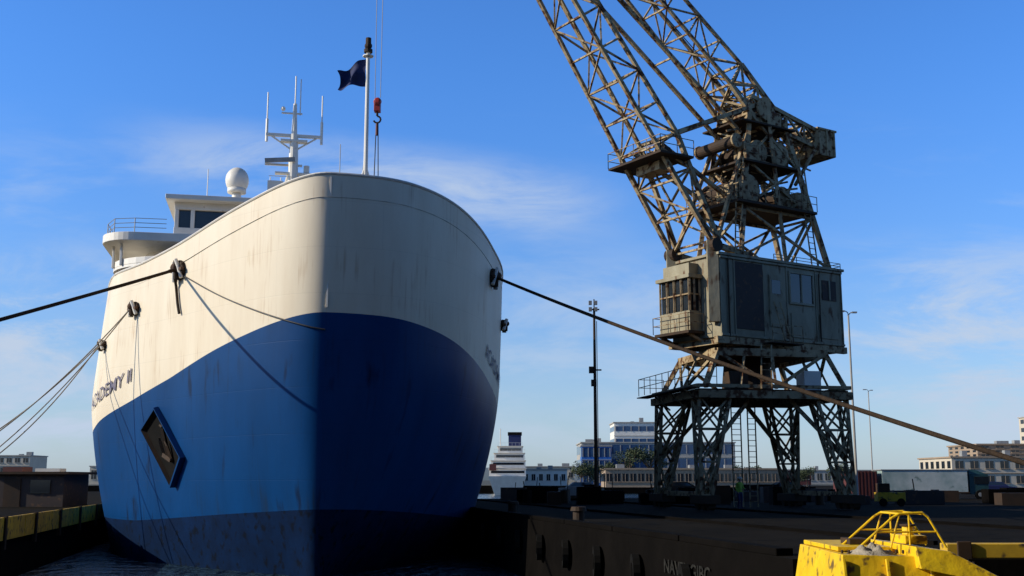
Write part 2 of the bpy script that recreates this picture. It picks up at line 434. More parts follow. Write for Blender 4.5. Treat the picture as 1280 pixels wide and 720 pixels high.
FP=fairlead(-1,8.3,9.75,.45); FP2=fairlead(-1,12.6,8.5,.34); FP3=fairlead(-1,15.8,7.0,.26)
FS=fairlead(1,8.6,10.0,.45); FS2=fairlead(1,12.6,8.2,.3)
# anchor pocket: raised casing round a black panel that paints in the recess's shade
mb=MB()
cor=[(9.9,3.5),(7.45,1.05),(8.5,-.35),(11.1,2.5)]
nP=hnorm(-1,9,1.7)
P=[hull(-1,t,z)+hnorm(-1,t,z)*.02 for t,z in cor]
mid=sum(P,V())/4
R1=[mid+(p-mid)*.985+nP*.26 for p in P]; R2=[mid+(p-mid)*.93+nP*.26 for p in P]; R3=[mid+(p-mid)*.88+nP*.05 for p in P]
mb.add(R3,[(0,1,2,3)],'black')
for i in range(4):
    j=(i+1)%4
    mb.add([P[i],P[j],R1[j],R1[i]],[(0,1,2,3)],'hullblue')
    mb.add([R1[i],R1[j],R2[j],R2[i]],[(0,1,2,3)],'hullblue')
    mb.add([R2[i],R2[j],R3[j],R3[i]],[(0,1,2,3)],'darksteel' if i!=1 else 'rust')  # rust colour on one inner side paints in its sunlit face
mb.obj('anchor_pocket',ship)
mb=MB(); c=hull(-1,9.1,1.75)+nP*.16
dn=(P[2]-P[0]).normalized(); sd=(P[1]-P[3]).normalized()
mb.beam(c-dn*.7,c+dn*.8,.13,'darksteel'); mb.beam(c+dn*.7-sd*.4,c+dn*.7+sd*.4,.2,'darksteel')
for q in(-1,1):
    mb.beam(c+dn*.7+sd*.4*q,c+dn*.0+sd*.36*q+nP*.08,.12,'darksteel'); mb.beam(c+dn*.0+sd*.36*q+nP*.08,c-dn*.2+sd*.28*q+nP*.1,.07,'darksteel')
mb.cyl(c-dn*.85-sd*.13,c-dn*.85+sd*.13,.07,'darksteel')
mb.obj('anchor',ship)
def tubeobj(name,pts,r,key,parent=None,n=8):
    cu=bpy.data.curves.new(name,'CURVE'); cu.dimensions='3D'; cu.bevel_depth=r; cu.bevel_resolution=2
    sp_=cu.splines.new('POLY'); sp_.points.add(len(pts)-1)
    for q,p in zip(sp_.points,pts): q.co=(*p,1)
    cu.materials.append(M[key]); o=bpy.data.objects.new(name,cu); sc.collection.objects.link(o)
    if parent: o.parent=parent
    return o
def sagline(a,b,sag,n=24):
    a=V(a);b=V(b); return [a.lerp(b,i/n)-V((0,0,sag*4*(i/n)*(1-i/n))) for i in range(n+1)]
pts=[]
for i in range(30):
    f=i/29; t=8.3*(1-f)**1.3; z=9.6+(6.1-9.6)*f-.3*math.sin(f*math.pi); pts.append(hull(-1,t,z)+hnorm(-1,max(t,.3),z)*.07)
tubeobj('heaving_line',pts,.03,'wire',ship)  # thin dark line following the hull from fairlead to stem
pts=[FP+V((0,0,-.3)),hull(-1,8.5,9.0)+hnorm(-1,8.5,9)*.1,hull(-1,8.3,8.2)+hnorm(-1,8.3,8.2)*.1,hull(-1,8.1,7.7)+hnorm(-1,8.1,7.7)*.1]
tubeobj('hanging_chain',pts,.07,'darksteel',ship)
def rope(name,a,b,sag,r,key='rope'):
    tubeobj(name,sagline(a,b,sag,40),r,key)
rope('mooring_rope',FS,(16.4,25.1,-1.2),.35,.075)
rope('mooring_rope',FP,(-23.6,20,-1.0),.15,.075)
for k,(px,pz) in enumerate([(-29.5,-.9),(-30.5,-1.0),(-31.5,-1.1),(-27,-1.2)]):
    a=(FP2,FP2,FP3,FP3)[k]
    rope('mooring_rope',a,(px,56-k*3.0,-1.3),1.1+.3*k,.03,'ropepale')
def bollard(x,y):
    mb=MB(); mb.cyl((x,y,ZG),(x,y,ZG+.45),.22,'darksteel',n=14); mb.cyl((x,y,ZG+.45),(x,y,ZG+.6),.32,'darksteel',.28,n=14); mb.box(x-.4,x+.4,y-.4,y+.4,ZG,ZG+.05,'darksteel'); mb.obj('mooring_bollard',smooth=False)
bollard(16.4,25.1); bollard(-23.6,20)
for k,px in enumerate((-29.5,-30.5,-31.5,-27)): bollard(px,56-3*k)

def SP(s,b,z): p=STEM+AX*s+RT*b; return V((p.x,p.y,z))
T=lambda p: SP(p.y,p.x,p.z)
mb=MB()
def rounded(b0,b1,s0,s1,z0,z1,key,r=3.0,n=10):
    pts=[]
    for i in range(n+1):
        a=math.pi*.5*i/n; pts.append((b0+r-r*math.cos(a),s0+r-r*math.sin(a)))
    for i in range(n+1):
        a=math.pi*.5*i/n; pts.append((b1-r+r*math.sin(a),s0+r-r*math.cos(a)))
    pts+=[(b1,s1),(b0,s1)]
    m=len(pts); vs=[SP(s,b,z0) for b,s in pts]+[SP(s,b,z1) for b,s in pts]
    fs=[(i,(i+1)%m,m+(i+1)%m,m+i) for i in range(m)]+[tuple(range(m-1,-1,-1)),tuple(range(m,2*m))]
    mb.add(vs,fs,key)
rounded(-10.6,8.3,23.4,60,9.0,12.45,'white',3.5)
rounded(-11.9,8.8,21.8,62,12.45,12.62,'white',4)
rounded(-11.9,8.8,21.8,22.9+5,12.622,13.0,'white',4)
rounded(-10.2,8.0,24.4,60,12.8,13.95,'white',3.0)
rounded(-12.4,8.6,22.2,58,13.95,14.45,'white',2.0)
mb.box(-8.4,5.5,24.6,34,14.45,15.35,'white',T)
mb.box(-8.15,5.3,24.85,33.8,15.35,16.5,'glass',T)
mb.box(-8.4,5.5,24.6,34,16.5,16.95,'white',T)
for b in [-8.25,-7.3,-5.0,-3.4,-1.3,.7,2.8,5.3]: mb.box(b-.12,b+.12,24.62,24.84,15.35,16.5,'white',T)
for s in [25,27,29.4,31.6,33.8]: mb.box(-8.38,-8.1,s-.15,s+.15,15.35,16.5,'white',T)
mb.box(-8.9,6.2,23.8,34.8,16.95,17.25,'white',T)
mb.box(-5,4,27,33,17.25,18.0,'white',T)
mb.box(-8.3,8,36,58,14.45,17.0,'white',T)
mb.box(-5,-1,70,76,9,17,'hullblue',T); mb.box(1,5,70,76,9,16.5,'hullblue',T)
for s in range(27,58,2): mb.box(-10.65,-10.58,s,s+1,10.9,11.7,'glass',T)
for b in range(-9,8,2): mb.box(b,b+1.0,24.36,24.42,13.05,13.6,'glass',T)
for b in range(-7,8,2): mb.box(b,b+1.0,23.34,23.39,11.1,11.9,'glass',T)
for b,s in[(-12.1,24.6),(-12.1,28),(-11.5,23.4),(-12.1,34),(-12.1,41)]: mb.beam(SP(s,b+.3,12.62),SP(s,b+.3,13.95),.15,'white')
mb.obj('superstructure',ship,bevel=.04)
mb=MB()
pl=[(-12.2,44),(-12.2,36),(-12.2,30),(-12.2,24.4),(-11.6,22.8),(-10.4,22.35),(-8.6,22.3)]
path=[]
for (b0,s0),(b1,s1) in zip(pl,pl[1:]):
    n=max(1,int(math.hypot(b1-b0,s1-s0)/1.1))
    for i in range(n): path.append((b0+(b1-b0)*i/n,s0+(s1-s0)*i/n))
path.append(pl[-1])
for (b0,s0),(b1,s1) in zip(path,path[1:]):
    mb.cyl(SP(s0,b0,14.4),SP(s0,b0,15.3),.028,'grey',n=6)
    for z in(14.75,15.02,15.3): mb.cyl(SP(s0,b0,z),SP(s1,b1,z),.02,'grey',n=6)
mb.obj('bridge_railing',ship)
mb=MB(); c=SP(28,-4.85,19.4)
mb.cyl((c.x,c.y,17.3),(c.x,c.y,18.8),.3,'white',n=12); mb.sphere(c,.76,'white',16,1.15); mb.cyl((c.x,c.y,18.55),(c.x,c.y,18.85),.6,'white',n=14)
mb.obj('radome',ship,smooth=True)
mb=MB(); s,b=30,-1.25
up=lambda z,db=0,ds=0: SP(s+ds,b+db,z)
mb.cyl(up(17.3),up(23.4),.42,'white',.28,n=12); mb.cyl(up(23.4),up(25.6),.2,'white',.12,n=10); mb.cyl(up(25.6),up(27.6),.05,'white',n=6)
mb.beam(up(23.3,-1.9),up(23.3,1.9),.2,'white'); mb.beam(up(22.9,-.9),up(22.9,.9),.6,'white',.15)
mb.beam(up(22.2),up(23.2,-1.5),.1,'white'); mb.beam(up(22.2),up(23.2,1.5),.1,'white')
for q in(-1.85,1.85): mb.cyl(up(22.8,q),up(24.4,q),.1,'white',n=6); mb.cyl(up(24.4,q),up(26.3,q),.05,'white',n=6)
mb.cyl(up(24.8,.35),up(27.4,.35),.04,'white',n=6); mb.beam(up(24.9,-.9),up(24.9,.5),.1,'white'); mb.sphere(up(25.2,-.8),.16,'white',8)
mb.beam(up(21.2,-1.9),up(21.2,.6),.14,'white'); mb.beam(up(21.3,-1.9,-.5),up(21.5,.1,-.5),.16,'grey',.3)
mb.beam(up(20.6,-1.2),up(20.6,1.2),.5,'white',.12); mb.cyl(up(20.7,.9),up(21.2,.9),.2,'white',n=8)
mb.beam(up(19.4,-1.6),up(19.4,1.4),.7,'white',.12)
for q in(-1.5,-.8,.8,1.3): mb.cyl(up(19.4,q),up(20.3,q),.035,'white',n=6)
for z in(20.3,19.9): mb.beam(up(z,-1.6,-.35),up(z,1.4,-.35),.04,'white')
for q in(-1.3,1.3): mb.cyl(up(17.3,q,1.5),up(21.6),.1,'white',n=8)
mb.cyl(up(17.3,-5.4,-3),up(19.8,-5.4,-3),.03,'white',n=6); mb.cyl(up(17.3,3.0,-3),up(22,3.0,-3),.03,'grey',n=6)
mb.box(-2.9,-1.9,28.2,29,17.3,19.6,'white',T)
mb.box(-1.7,-.6,27.6,28.2,18.0,19.0,'white',T)
mb.obj('main_mast',ship)
mb=MB(); f=V((-6.62,49,0)); g=lambda z,dx=0,dy=0:V((f.x+dx,f.y+dy,z))
mb.cyl(g(11),g(19.4),.11,'white',.085,n=10)
mb.cyl(g(19.4),g(19.55),.2,'darksteel',n=10); mb.sphere(g(19.72),.18,'darksteel',8); mb.cyl(g(19.85),g(20.1),.13,'darksteel',n=8); mb.cyl(g(19.2),g(19.25),.25,'white',n=8)
for dx,dy in((-.85,-.3),(.8,.2),(.1,1.0)): mb.cyl(g(14.0),g(11.3,dx,dy),.05,'white',n=8)
mb.cyl(g(15.0),g(11.5,-.35,0),.02,'wire',n=5)
mb.obj('foremast',ship)
vs=[];fs=[]
nx,nz=20,12
for i in range(nx+1):
    for j in range(nz+1):
        u_=i/nx; v_=j/nz
        zt=19.15-.75*u_; zbm=17.75+.10*math.sin(u_*6)
        vs.append((f.x-.1-1.3*u_*(1-.12*math.sin(v_*3)), f.y+.22*math.sin(u_*8+v_*3)*u_+.06*math.sin(v_*9), zbm+(zt-zbm)*v_-.06*math.sin(u_*9+v_*2)))
for i in range(nx):
    for j in range(nz): a=i*(nz+1)+j; fs.append((a,a+nz+1,a+nz+2,a+1))
mb=MB(); mb.add(vs,fs,'navy'); mb.obj('flag',ship,smooth=True)

# ------------------------------------------------------------------ CRANE
crane=empty('harbour_crane')
C=V((14.0,65,0)); U=V((-.84,-.543,0)).normalized(); W=V((.543,-.84,0)).normalized()
CP_=C+V((-.35,0,0))
def cp(u,w_,z): p=C+U*u+W*w_; return V((p.x,p.y,z))
CT=lambda p: cp(p.x,p.y,p.z)
def pp(x,y,z): p=CP_+RT*x+AX*y; return V((p.x,p.y,z))
PT=lambda p: pp(p.x,p.y,p.z)
mb=MB()
for sx in(-1,1):
    for sy in(-1,1):
        fx,fy=4.15*sx,3.4*sy
        A_=[(fx-.3,fy-.3,-.8),(fx+.3,fy-.3,-.8),(fx+.3,fy+.3,-.8),(fx-.3,fy+.3,-.8)]
        tx,ty=3.45*sx,3.0*sy
        B_=[(tx-.9,ty-.5,4.5),(tx+.9,ty-.5,4.5),(tx+.9,ty+.5,4.5),(tx-.9,ty+.5,4.5)]
        mb.lattice([pp(*p) for p in A_],[pp(*p) for p in B_],3,.17,.10,'crane',x=True)
        mb.beam(pp(fx-sx*.1,fy,1.3),pp(sx*1.1,fy*.85,4.5),.2,'crane')
        mb.beam(pp(fx,fy-sy*.1,1.5),pp(tx,sy*.6,4.5),.16,'crane')
        mb.box(fx-.4,fx+.4,fy-1.2,fy+1.2,-1.25,-.8,'darksteel',PT)
        for q in(-.8,0,.8): mb.cyl(pp(fx-.18,fy+q,-1.3),pp(fx+.18,fy+q,-1.3),.28,'darksteel',n=14)
    mb.beam(pp(4.15*sx,-3.4,-.75),pp(4.15*sx,3.4,-.75),.26,'crane')
for z,h in((4.6,.26),(5.05,.12)):
    for a,b in(((-4.5,-3.7),(4.5,-3.7)),((4.5,-3.7),(4.5,3.7)),((4.5,3.7),(-4.5,3.7)),((-4.5,3.7),(-4.5,-3.7))):
        mb.beam(pp(*a,z),pp(*b,z),h,'crane',h*1.6)
mb.box(-4.4,4.4,-3.6,3.6,4.8,4.9,'darksteel',PT)
for x in(-2.5,0,2.5): mb.beam(pp(x,-3.6,4.6),pp(x,3.6,4.6),.22,'crane',.4)
def railing(pts,z,h,tf,mb,sp_=1.2,key='crane'):
    for a,b in zip(pts,pts[1:]):
        a=V((a[0],a[1],0));b=V((b[0],b[1],0)); n=max(1,int((b-a).length/sp_))
        for i in range(n+1):
            p=a.lerp(b,i/n); mb.beam(tf(p.x,p.y,z),tf(p.x,p.y,z+h),.04,key)
        for k in(.5,1): mb.beam(tf(a.x,a.y,z+h*k),tf(b.x,b.y,z+h*k),.035,key)
railing([(-3.6,-4.2),(-5.2,-4.2),(-5.2,4.2),(-3.6,4.2)],5.0,1.0,pp,mb,1.0)
mb.box(-5.3,-4.6,-4.3,4.3,4.86,4.92,'darksteel',PT)
for y in(-3.5,-1,1.5): mb.beam(pp(-5.2,y,4.85),pp(-4.2,y,4.0),.08,'crane')
A_=[pp(-4.0,-3.5,5),pp(4.3,-3.5,5),pp(4.3,3.5,5),pp(-4.0,3.5,5)]; B_=[pp(-3.0,-2.9,7.0),pp(3.5,-2.9,7.0),pp(3.5,2.9,7.0),pp(-3.0,2.9,7.0)]
for i in range(4):
    j=(i+1)%4
    mb.beam(A_[i],B_[i],.25,'crane'); mb.beam(B_[i],B_[j],.28,'crane',.42)
    m_=(A_[i]+A_[j])/2; m2=(B_[i]+B_[j])/2
    mb.beam(m_,B_[i],.16,'crane'); mb.beam(m_,B_[j],.16,'crane'); mb.beam(m_,m2,.13,'crane')
    q1=A_[i].lerp(A_[j],.25); mb.beam(q1,B_[i].lerp(B_[j],.25),.11,'crane')
mb.cyl(pp(0,0,4.9),pp(0,0,6.9),1.5,'darksteel',1.3,n=20)
mb.cyl(pp(0.3,0,6.9),pp(.3,0,7.25),2.7,'darksteel',n=28)
mb.cyl(pp(.3,0,7.25),pp(.3,0,7.45),2.3,'crane',n=28)
mb.box(2.0,3,-3.2,-2.2,4.9,6.0,'white',PT); mb.box(-2.4,-1.4,-3.3,-2.4,4.9,5.9,'darksteel',PT)
def ladder(a,b,w_,side,mb,key='crane'):
    a=V(a);b=V(b);sd=V(side).normalized()*w_/2
    mb.beam(a-sd,b-sd,.07,key);mb.beam(a+sd,b+sd,.07,key)
    n=int((b-a).length/.33)
    for i in range(1,n): p=a.lerp(b,i/n); mb.beam(p-sd,p+sd,.04,key)
ladder(pp(.6,3.2,ZG),pp(.6,3.2,6),.6,RT,mb); ladder(pp(1.6,3.2,ZG),pp(1.6,3.2,6),.5,RT,mb)
ladder(pp(-.6,-3.9,4.9),pp(-.2,-3.2,7.4),.6,RT,mb)
mb.obj('portal',crane)
mb=MB()
mb.box(-5.6,4.3,-2,2,7.8,12.35,'cranehouse',CT)
mb.box(-5.75,4.45,-2.15,2.15,12.35,12.5,'cranehouse',CT)
for w_ in(-1.9,1.9): mb.beam(cp(-5.8,w_,7.6),cp(4.6,w_,7.6),.3,'crane',.38)
for u_ in(-5,-2.5,0,2.5,4.2): mb.beam(cp(u_,-2,7.55),cp(u_,2,7.55),.22,'crane',.3)
for u_ in(-5.55,-3.35,-.95,.95,3.2,4.25): mb.box(u_-.04,u_+.04,2.003,2.05,7.8,12.35,'cranehouse',CT)
for z in(7.9,12.25): mb.box(-5.6,4.3,2.062,2.10,z-.06,z+.06,'cranehouse',CT)
mb.box(1.0,3.15,2.003,2.04,8.3,12.1,'rustpanel',CT)
mb.box(-.5,.5,2.003,2.08,8.6,11.6,'cranehouse',CT); mb.box(-.35,.35,2.082,2.09,10.5,11.3,'glass',CT)
mb.box(-3.05,-1.2,2.003,2.03,10.15,11.85,'glass',CT)
for a,b,c_,d_ in((-3.15,-1.1,11.85,11.97),(-3.15,-1.1,10.03,10.15),(-3.15,-3.05,10.15,11.85),(-1.2,-1.1,10.15,11.85),(-2.15,-2.08,10.15,11.85)): mb.box(a,b,2.003,2.10,c_,d_,'cranehouse',CT)
mb.box(-5.1,-3.9,2.003,2.03,10.5,11.7,'rustpanel',CT); mb.box(-4.55,-4.45,2.031,2.08,10.5,11.7,'cranehouse',CT)
mb.box(-5.1,-3.6,2.003,2.06,8.2,9.6,'cranehouse',CT)
mb.box(-3.0,-1.2,2.003,2.05,8.1,9.5,'cranehouse',CT)
railing([(-5.6,-2),(-5.6,2),(0,2)],12.5,.35,cp,mb,1.6)
mb.box(-1.2,1.2,2.11,2.9,7.55,7.62,'darksteel',CT)
railing([(-1.2,2.85),(1.2,2.85)],7.6,1.0,cp,mb,.8)
ladder(cp(0,2.9,7.6),cp(.2,2.3,10),.5,U,mb)
mb.beam(cp(3.7,2.07,7.8),cp(3.7,2.07,12.3),.08,'darksteel'); mb.beam(cp(-3.55,2.1,8),cp(-3.55,2.1,12),.06,'darksteel')
mb.obj('machinery_house',crane,bevel=.015)
mb=MB()
mb.box(4.31,5.2,-2.05,.5,8.2,9.35,'cranehouse',CT)
mb.box(4.35,5.1,-1.95,.4,9.35,11.2,'glass',CT)
for u_,w_ in((5.16,-2.01),(5.16,.46),(5.16,-.8),(4.4,-2.01),(4.4,.46),(4.8,.46),(5.16,-1.4),(5.16,-.2)): mb.beam(cp(u_,w_,9.35),cp(u_,w_,11.2),.12,'crane')
mb.beam(cp(5.16,-2.05,10.3),cp(5.16,.5,10.3),.08,'crane'); mb.beam(cp(4.35,.46,10.3),cp(5.16,.46,10.3),.08,'crane')
mb.box(4.31,5.35,-2.2,.65,11.2,11.4,'cranehouse',CT)
mb.box(4.31,5.0,-1.9,.3,11.4,12.1,'cranehouse',CT)
mb.box(4.31,5.5,-2.2,.7,8.05,8.2,'darksteel',CT)
railing([(4.4,.75),(5.55,.75),(5.55,-2.25),(4.4,-2.25)],8.2,.95,cp,mb,.7)
mb.beam(cp(4.3,-1.9,7.7),cp(5.4,-1.9,8.1),.15,'crane'); mb.beam(cp(4.3,.4,7.7),cp(5.4,.4,8.1),.15,'crane')
for w_ in(-1.7,1.7):
    mb.beam(cp(4.5,w_,8.6),cp(4.5,w_,13.2),.4,'cranehouse',.6)
    mb.cyl(cp(4.4,w_-.35,12.9),cp(4.4,w_+.35,12.9),.4,'darksteel',n=14)
    mb.beam(cp(4.5,w_*1.0,13.0),cp(1.5,w_,12.6),.3,'crane')
mb.obj('operator_cab',crane)
mb=MB()
def uz(u_,z,w_): return cp(u_,w_,z)
mid=(8.2,18.1); md=(6.8,19.05)
P0=[uz(4.4,12.9,-1.75),uz(4.4,12.9,1.75),uz(4.1,13.3,1.75),uz(4.1,13.3,-1.75)]
P1=[uz(mid[0],mid[1],-1.6),uz(mid[0],mid[1],1.6),uz(md[0],md[1],1.6),uz(md[0],md[1],-1.6)]
P2=[uz(23.8,39.4,-.6),uz(23.8,39.4,.6),uz(23.1,39.9,.6),uz(23.1,39.9,-.6)]
mb.lattice(P0,P1,3,.24,.11,'crane'); mb.lattice(P1,P2,13,.20,.095,'crane')
mb.beam(uz(5,14.2,0),uz(23,39,0),.1,'crane')
mb.box(6.2,8.6,-2.3,2.3,17.5,17.62,'darksteel',CT); railing([(6.2,2.3),(8.6,2.3),(8.6,-2.3),(6.2,-2.3)],17.6,.9,cp,mb,1.0)
mb.cyl(cp(7.3,-1.4,17.9),cp(7.3,1.4,17.9),.35,'darksteel',n=12); mb.box(6.6,7.6,-1,1,17.0,17.5,'crane',CT)
for w_ in(-1.5,1.5): mb.beam(cp(7.0,w_,19.0),cp(.2,w_*.8,22.0),.24,'crane')
for i in range(4):
    f0=i/4;f1=(i+1)/4; a=lambda f_,sg: cp(7-6.8*f_,sg*(1.5-.3*f_),19+3*f_)
    mb.beam(a(f0,-1),a(f1,1),.1,'crane'); mb.beam(a(f1,-1),a(f1,1),.1,'crane')
for w_ in(-.35,.35): mb.cyl(cp(24.0,w_-.08,39.6),cp(24.0,w_+.08,39.6),.6,'darksteel',n=20)
mb.obj('jib',crane)
mb=MB()
for w_ in(-.9,.9): mb.beam(cp(1.2,w_,20.2),cp(16.5,w_*.8,31.0),.2,'crane'); mb.beam(cp(2.6,w_,16.2),cp(7.6,w_*1.3,18.4),.2,'crane')
q=lambda f_,sg: cp(1.2,sg*.9,20.2).lerp(cp(16.5,sg*.72,31.0),f_)
for i in range(9):
    f0=i/9
    if i%3==0: mb.beam(q(f0,-1),q(f0,1),.1,'crane')
mb.obj('luffing_rods',crane)
mb=MB()
Q0=[uz(-.2,20.6,-1.25),uz(-.2,20.6,1.25),uz(-1.2,22.1,1.25),uz(-1.2,22.1,-1.25)]
Q1=[uz(2.2,22.9,-1.25),uz(2.2,22.9,1.25),uz(1.3,24.3,1.25),uz(1.3,24.3,-1.25)]
Q2=[uz(23.8,40.3,-.5),uz(23.8,40.3,.5),uz(23.3,40.9,.5),uz(23.3,40.9,-.5)]
mb.lattice(Q0,Q1,2,.24,.13,'crane',x=True); mb.lattice(Q1,Q2,14,.17,.09,'crane',x=False)
mb.beam(cp(24,0,39.6),cp(23.6,0,40.8),.5,'crane')
mb.obj('tie_truss',crane)
mb=MB()
TA=[cp(2.4,-1.8,12.5),cp(2.4,1.8,12.5),cp(-4.8,1.8,12.5),cp(-4.8,-1.8,12.5)]
TB=[cp(.8,-1.3,21.4),cp(.8,1.3,21.4),cp(-1.9,1.3,21.4),cp(-1.9,-1.3,21.4)]
mb.lattice(TA,TB,3,.26,.13,'crane',x=True)
for w_ in(-1.7,1.7): mb.beam(cp(-1.3,w_,12.5),cp(-.5,w_*.9,21.4),.2,'crane'); mb.beam(cp(-1.3,w_,12.5),cp(-3.9,w_*.9,16),.14,'crane'); mb.beam(cp(4.2,w_,13),cp(1.2,w_*.8,20),.2,'crane')
mb.box(-3.6,2.8,-2.2,2.2,15.6,15.75,'darksteel',CT); railing([(-3.6,2.2),(2.8,2.2),(2.8,-2.2)],15.75,.9,cp,mb,1.0)
mb.box(-2.6,1.9,-1.9,1.9,18.2,18.32,'darksteel',CT); railing([(-2.6,1.9),(1.9,1.9)],18.3,.9,cp,mb,1.0)
mb.box(-2.6,1.8,-1.7,1.7,20.7,20.8,'darksteel',CT)
for u_,w_,z,r,l in((1.4,0,16.6,.75,1.5),(-1.6,0,16.5,.6,1.3),(.2,0,19.1,.6,1.2),(-1.5,0,19.2,.6,1.3),(-.4,0,21.8,.6,1.4),(2.2,0,19.4,.35,1.5)):
    mb.cyl(cp(u_,-l,z),cp(u_,l,z),r,'darksteel',n=18); mb.cyl(cp(u_,l,z),cp(u_,l+.12,z),r*1.2,'crane',n=18); mb.cyl(cp(u_,-l-.12,z),cp(u_,-l,z),r*1.2,'crane',n=18)
for a in((-.7,.3,-1.6,-.6,15.75,17.1),(-3.2,-2.4,.4,1.8,15.75,16.9),(.8,1.7,.8,1.8,18.32,19.3),(-2.4,-1.9,-1.5,1.2,18.32,19.3),(2.0,2.7,.3,1.5,15.75,16.8),(-1.6,-.6,.5,1.5,20.8,21.7)): mb.box(*a,'crane',CT)
for i in range(46):
    a=cp(random.uniform(-3.2,2.3),random.uniform(-1.8,1.8),random.uniform(15.8,21)); b=a+V((random.uniform(-1.6,1.6),random.uniform(-1.2,1.2),random.uniform(-1.2,1.6)))
    mb.beam(a,b,random.uniform(.05,.13),'crane')
K0=[cp(.6,-1.2,21.2),cp(.6,1.2,21.2),cp(.6,1.2,22.5),cp(.6,-1.2,22.5)]; K1=[cp(-5.6,-1.0,20.2),cp(-5.6,1.0,20.2),cp(-5.6,1.0,21.3),cp(-5.6,-1.0,21.3)]
mb.lattice(K0,K1,4,.24,.12,'crane',x=True)
mb.box(-6.5,-5.0,-1.3,1.3,19.8,21.4,'crane',CT); mb.box(-6.6,-4.9,-1.4,1.4,21.4,21.52,'crane',CT)
for u_ in(-6.4,-5.75,-5.1): mb.box(u_-.06,u_+.06,1.303,1.38,19.8,21.4,'crane',CT)
mb.beam(cp(-4.8,1.2,20.1),cp(-2.8,1.3,17.5),.16,'crane'); mb.beam(cp(-4.8,-1.2,20.1),cp(-2.8,-1.3,17.5),.16,'crane')
ladder(cp(-3.4,2.0,12.5),cp(-2.6,2.0,18.3),.5,U,mb); ladder(cp(2.7,1.9,12.5),cp(2.3,1.9,18.3),.5,U,mb)
mb.obj('tower',crane)
mb=MB(); hx=cp(24.4,0,39.6); hz=17.9
hx=V((hx.x,hx.y,0)); 
for dx in(-.12,.14): mb.cyl((hx.x+dx*1.5,hx.y,39.4),(hx.x+dx,hx.y,hz+.3),.016,'wire',n=5)
mb.cyl(cp(24.2,.3,40.2),cp(-.4,.3,22.4),.03,'wire',n=5); mb.cyl(cp(24.2,-.3,40.2),cp(-.4,-.3,22.4),.03,'wire',n=5)
mb.obj('hoist_cable',crane)
mb=MB()
mb.cyl((hx.x-.1,hx.y,hz),(hx.x+.1,hx.y,hz),.26,'red',n=18); mb.box(hx.x-.15,hx.x+.15,hx.y-.2,hx.y+.2,hz-.42,hz+.12,'red')
mb.sphere((hx.x,hx.y,hz+.1),.2,'red',10)
mb.cyl((hx.x,hx.y,hz-.42),(hx.x,hx.y,hz-.62),.06,'darksteel',n=8)
arc=[V((hx.x+.17*math.sin(a),hx.y,hz-.8+.17*math.cos(a))) for a in [i*math.pi*1.4/10 for i in range(11)]]
mb.tube(arc,.05,'darksteel')
for dx in(-.04,.05): mb.cyl((hx.x+dx,hx.y,hz-.95),(hx.x+dx*3,hx.y,12),.03,'wire',n=5)
mb.cyl((hx.x,hx.y,hz-1.0),(hx.x,hx.y,hz-1.6),.07,'redbrown',n=8)
mb.obj('hook_block',crane,bevel=.02)

# ------------------------------------------------------------------ yellow mooring pontoon
yb=empty('yellow_mooring_pontoon')
mb=MB()
mb.hexa([V(p) for p in((5.25,18.9,-4.6),(8.7,18.9,-4.6),(8.7,23.4,-4.6),(5.25,23.4,-4.6),(5.75,20.0,-1.28),(7.5,20.0,-1.32),(7.9,23.3,-1.32),(5.85,23.3,-1.28))],'yellow')
mb.hexa([V(p) for p in((7.0,19.7,-1.5),(8.75,19.7,-1.85),(8.9,23.2,-1.85),(7.0,23.2,-1.5),(7.0,19.9,-1.14),(7.6,19.9,-1.22),(7.7,23.1,-1.22),(7.0,23.1,-1.14))],'yellow')
mb.box(5.9,6.9,20.8,23.2,-1.27,-1.19,'yellow')
for i in range(10): mb.cyl((5.85+i*.12,20.35,-1.29),(5.85+i*.12,20.35,-1.22),.025,'darksteel',n=6)
for i in range(6): mb.cyl((8.0+i*.1,19.95+i*.5,-1.6),(8.0+i*.1,19.95+i*.5,-1.4),.03,'darksteel',n=6)
for x in(5.75,6.5,7.25): mb.beam((x,19.93,-1.35),(x-.08,19.0,-4.3),.06,'yellow')
mb.box(7.1,7.5,20.7,21.5,-1.14,-.99,'yellow'); mb.cyl((7.3,21.1,-.99),(7.3,21.1,-.82),.11,'yellow',n=12); mb.cyl((7.3,21.1,-.84),(7.3,21.1,-.80),.15,'darksteel',n=12)
mb.box(6.3,6.7,21.4,22,-1.19,-1.08,'darksteel')
mb.obj('body',yb,bevel=.04)
mb=MB()
def ht(y):
    mb.tube([V((6.2,y,-1.22)),V((6.85,y,-.67)),V((6.98,y,-.60)),V((7.40,y,-.58)),V((7.5,y,-.66)),V((7.8,y,-1.2))],.022,'yellow')
    mb.tube([V((6.55,y,-.92)),V((7.65,y,-.92))],.018,'yellow'); mb.tube([V((7.15,y,-1.15)),V((7.15,y,-.6))],.018,'yellow'); mb.tube([V((6.8,y,-1.2)),V((6.98,y,-.62))],.018,'yellow')
ht(20.6); ht(21.6)
for x in(6.98,7.40): mb.tube([V((x,20.6,-.6)),V((x,21.6,-.6))],.02,'yellow')
mb.obj('handrail',yb)
rd=random.Random(11); mb=MB(); nx,ny=26,14; vs=[];fs=[]
for i in range(nx+1):
    for j in range(ny+1):
        u_=i/nx*2-1; v_=j/ny*2-1; r=min(1,math.hypot(u_,v_)); h=(1-r**2)*(.13+.05*math.sin(9*u_+2*v_)+.05*math.sin(7*v_-5*u_))
        vs.append((6.35+.42*u_*(1+.15*math.sin(5*v_)),20.3+.3*v_,-1.30+max(0,h)+rd.uniform(0,.012)*(1-r)))
for i in range(nx):
    for j in range(ny): a=i*(ny+1)+j; fs.append((a,a+ny+1,a+ny+2,a+1))
mb.add(vs,fs,'ropepale'); mb.obj('tarpaulin_heap',smooth=True)
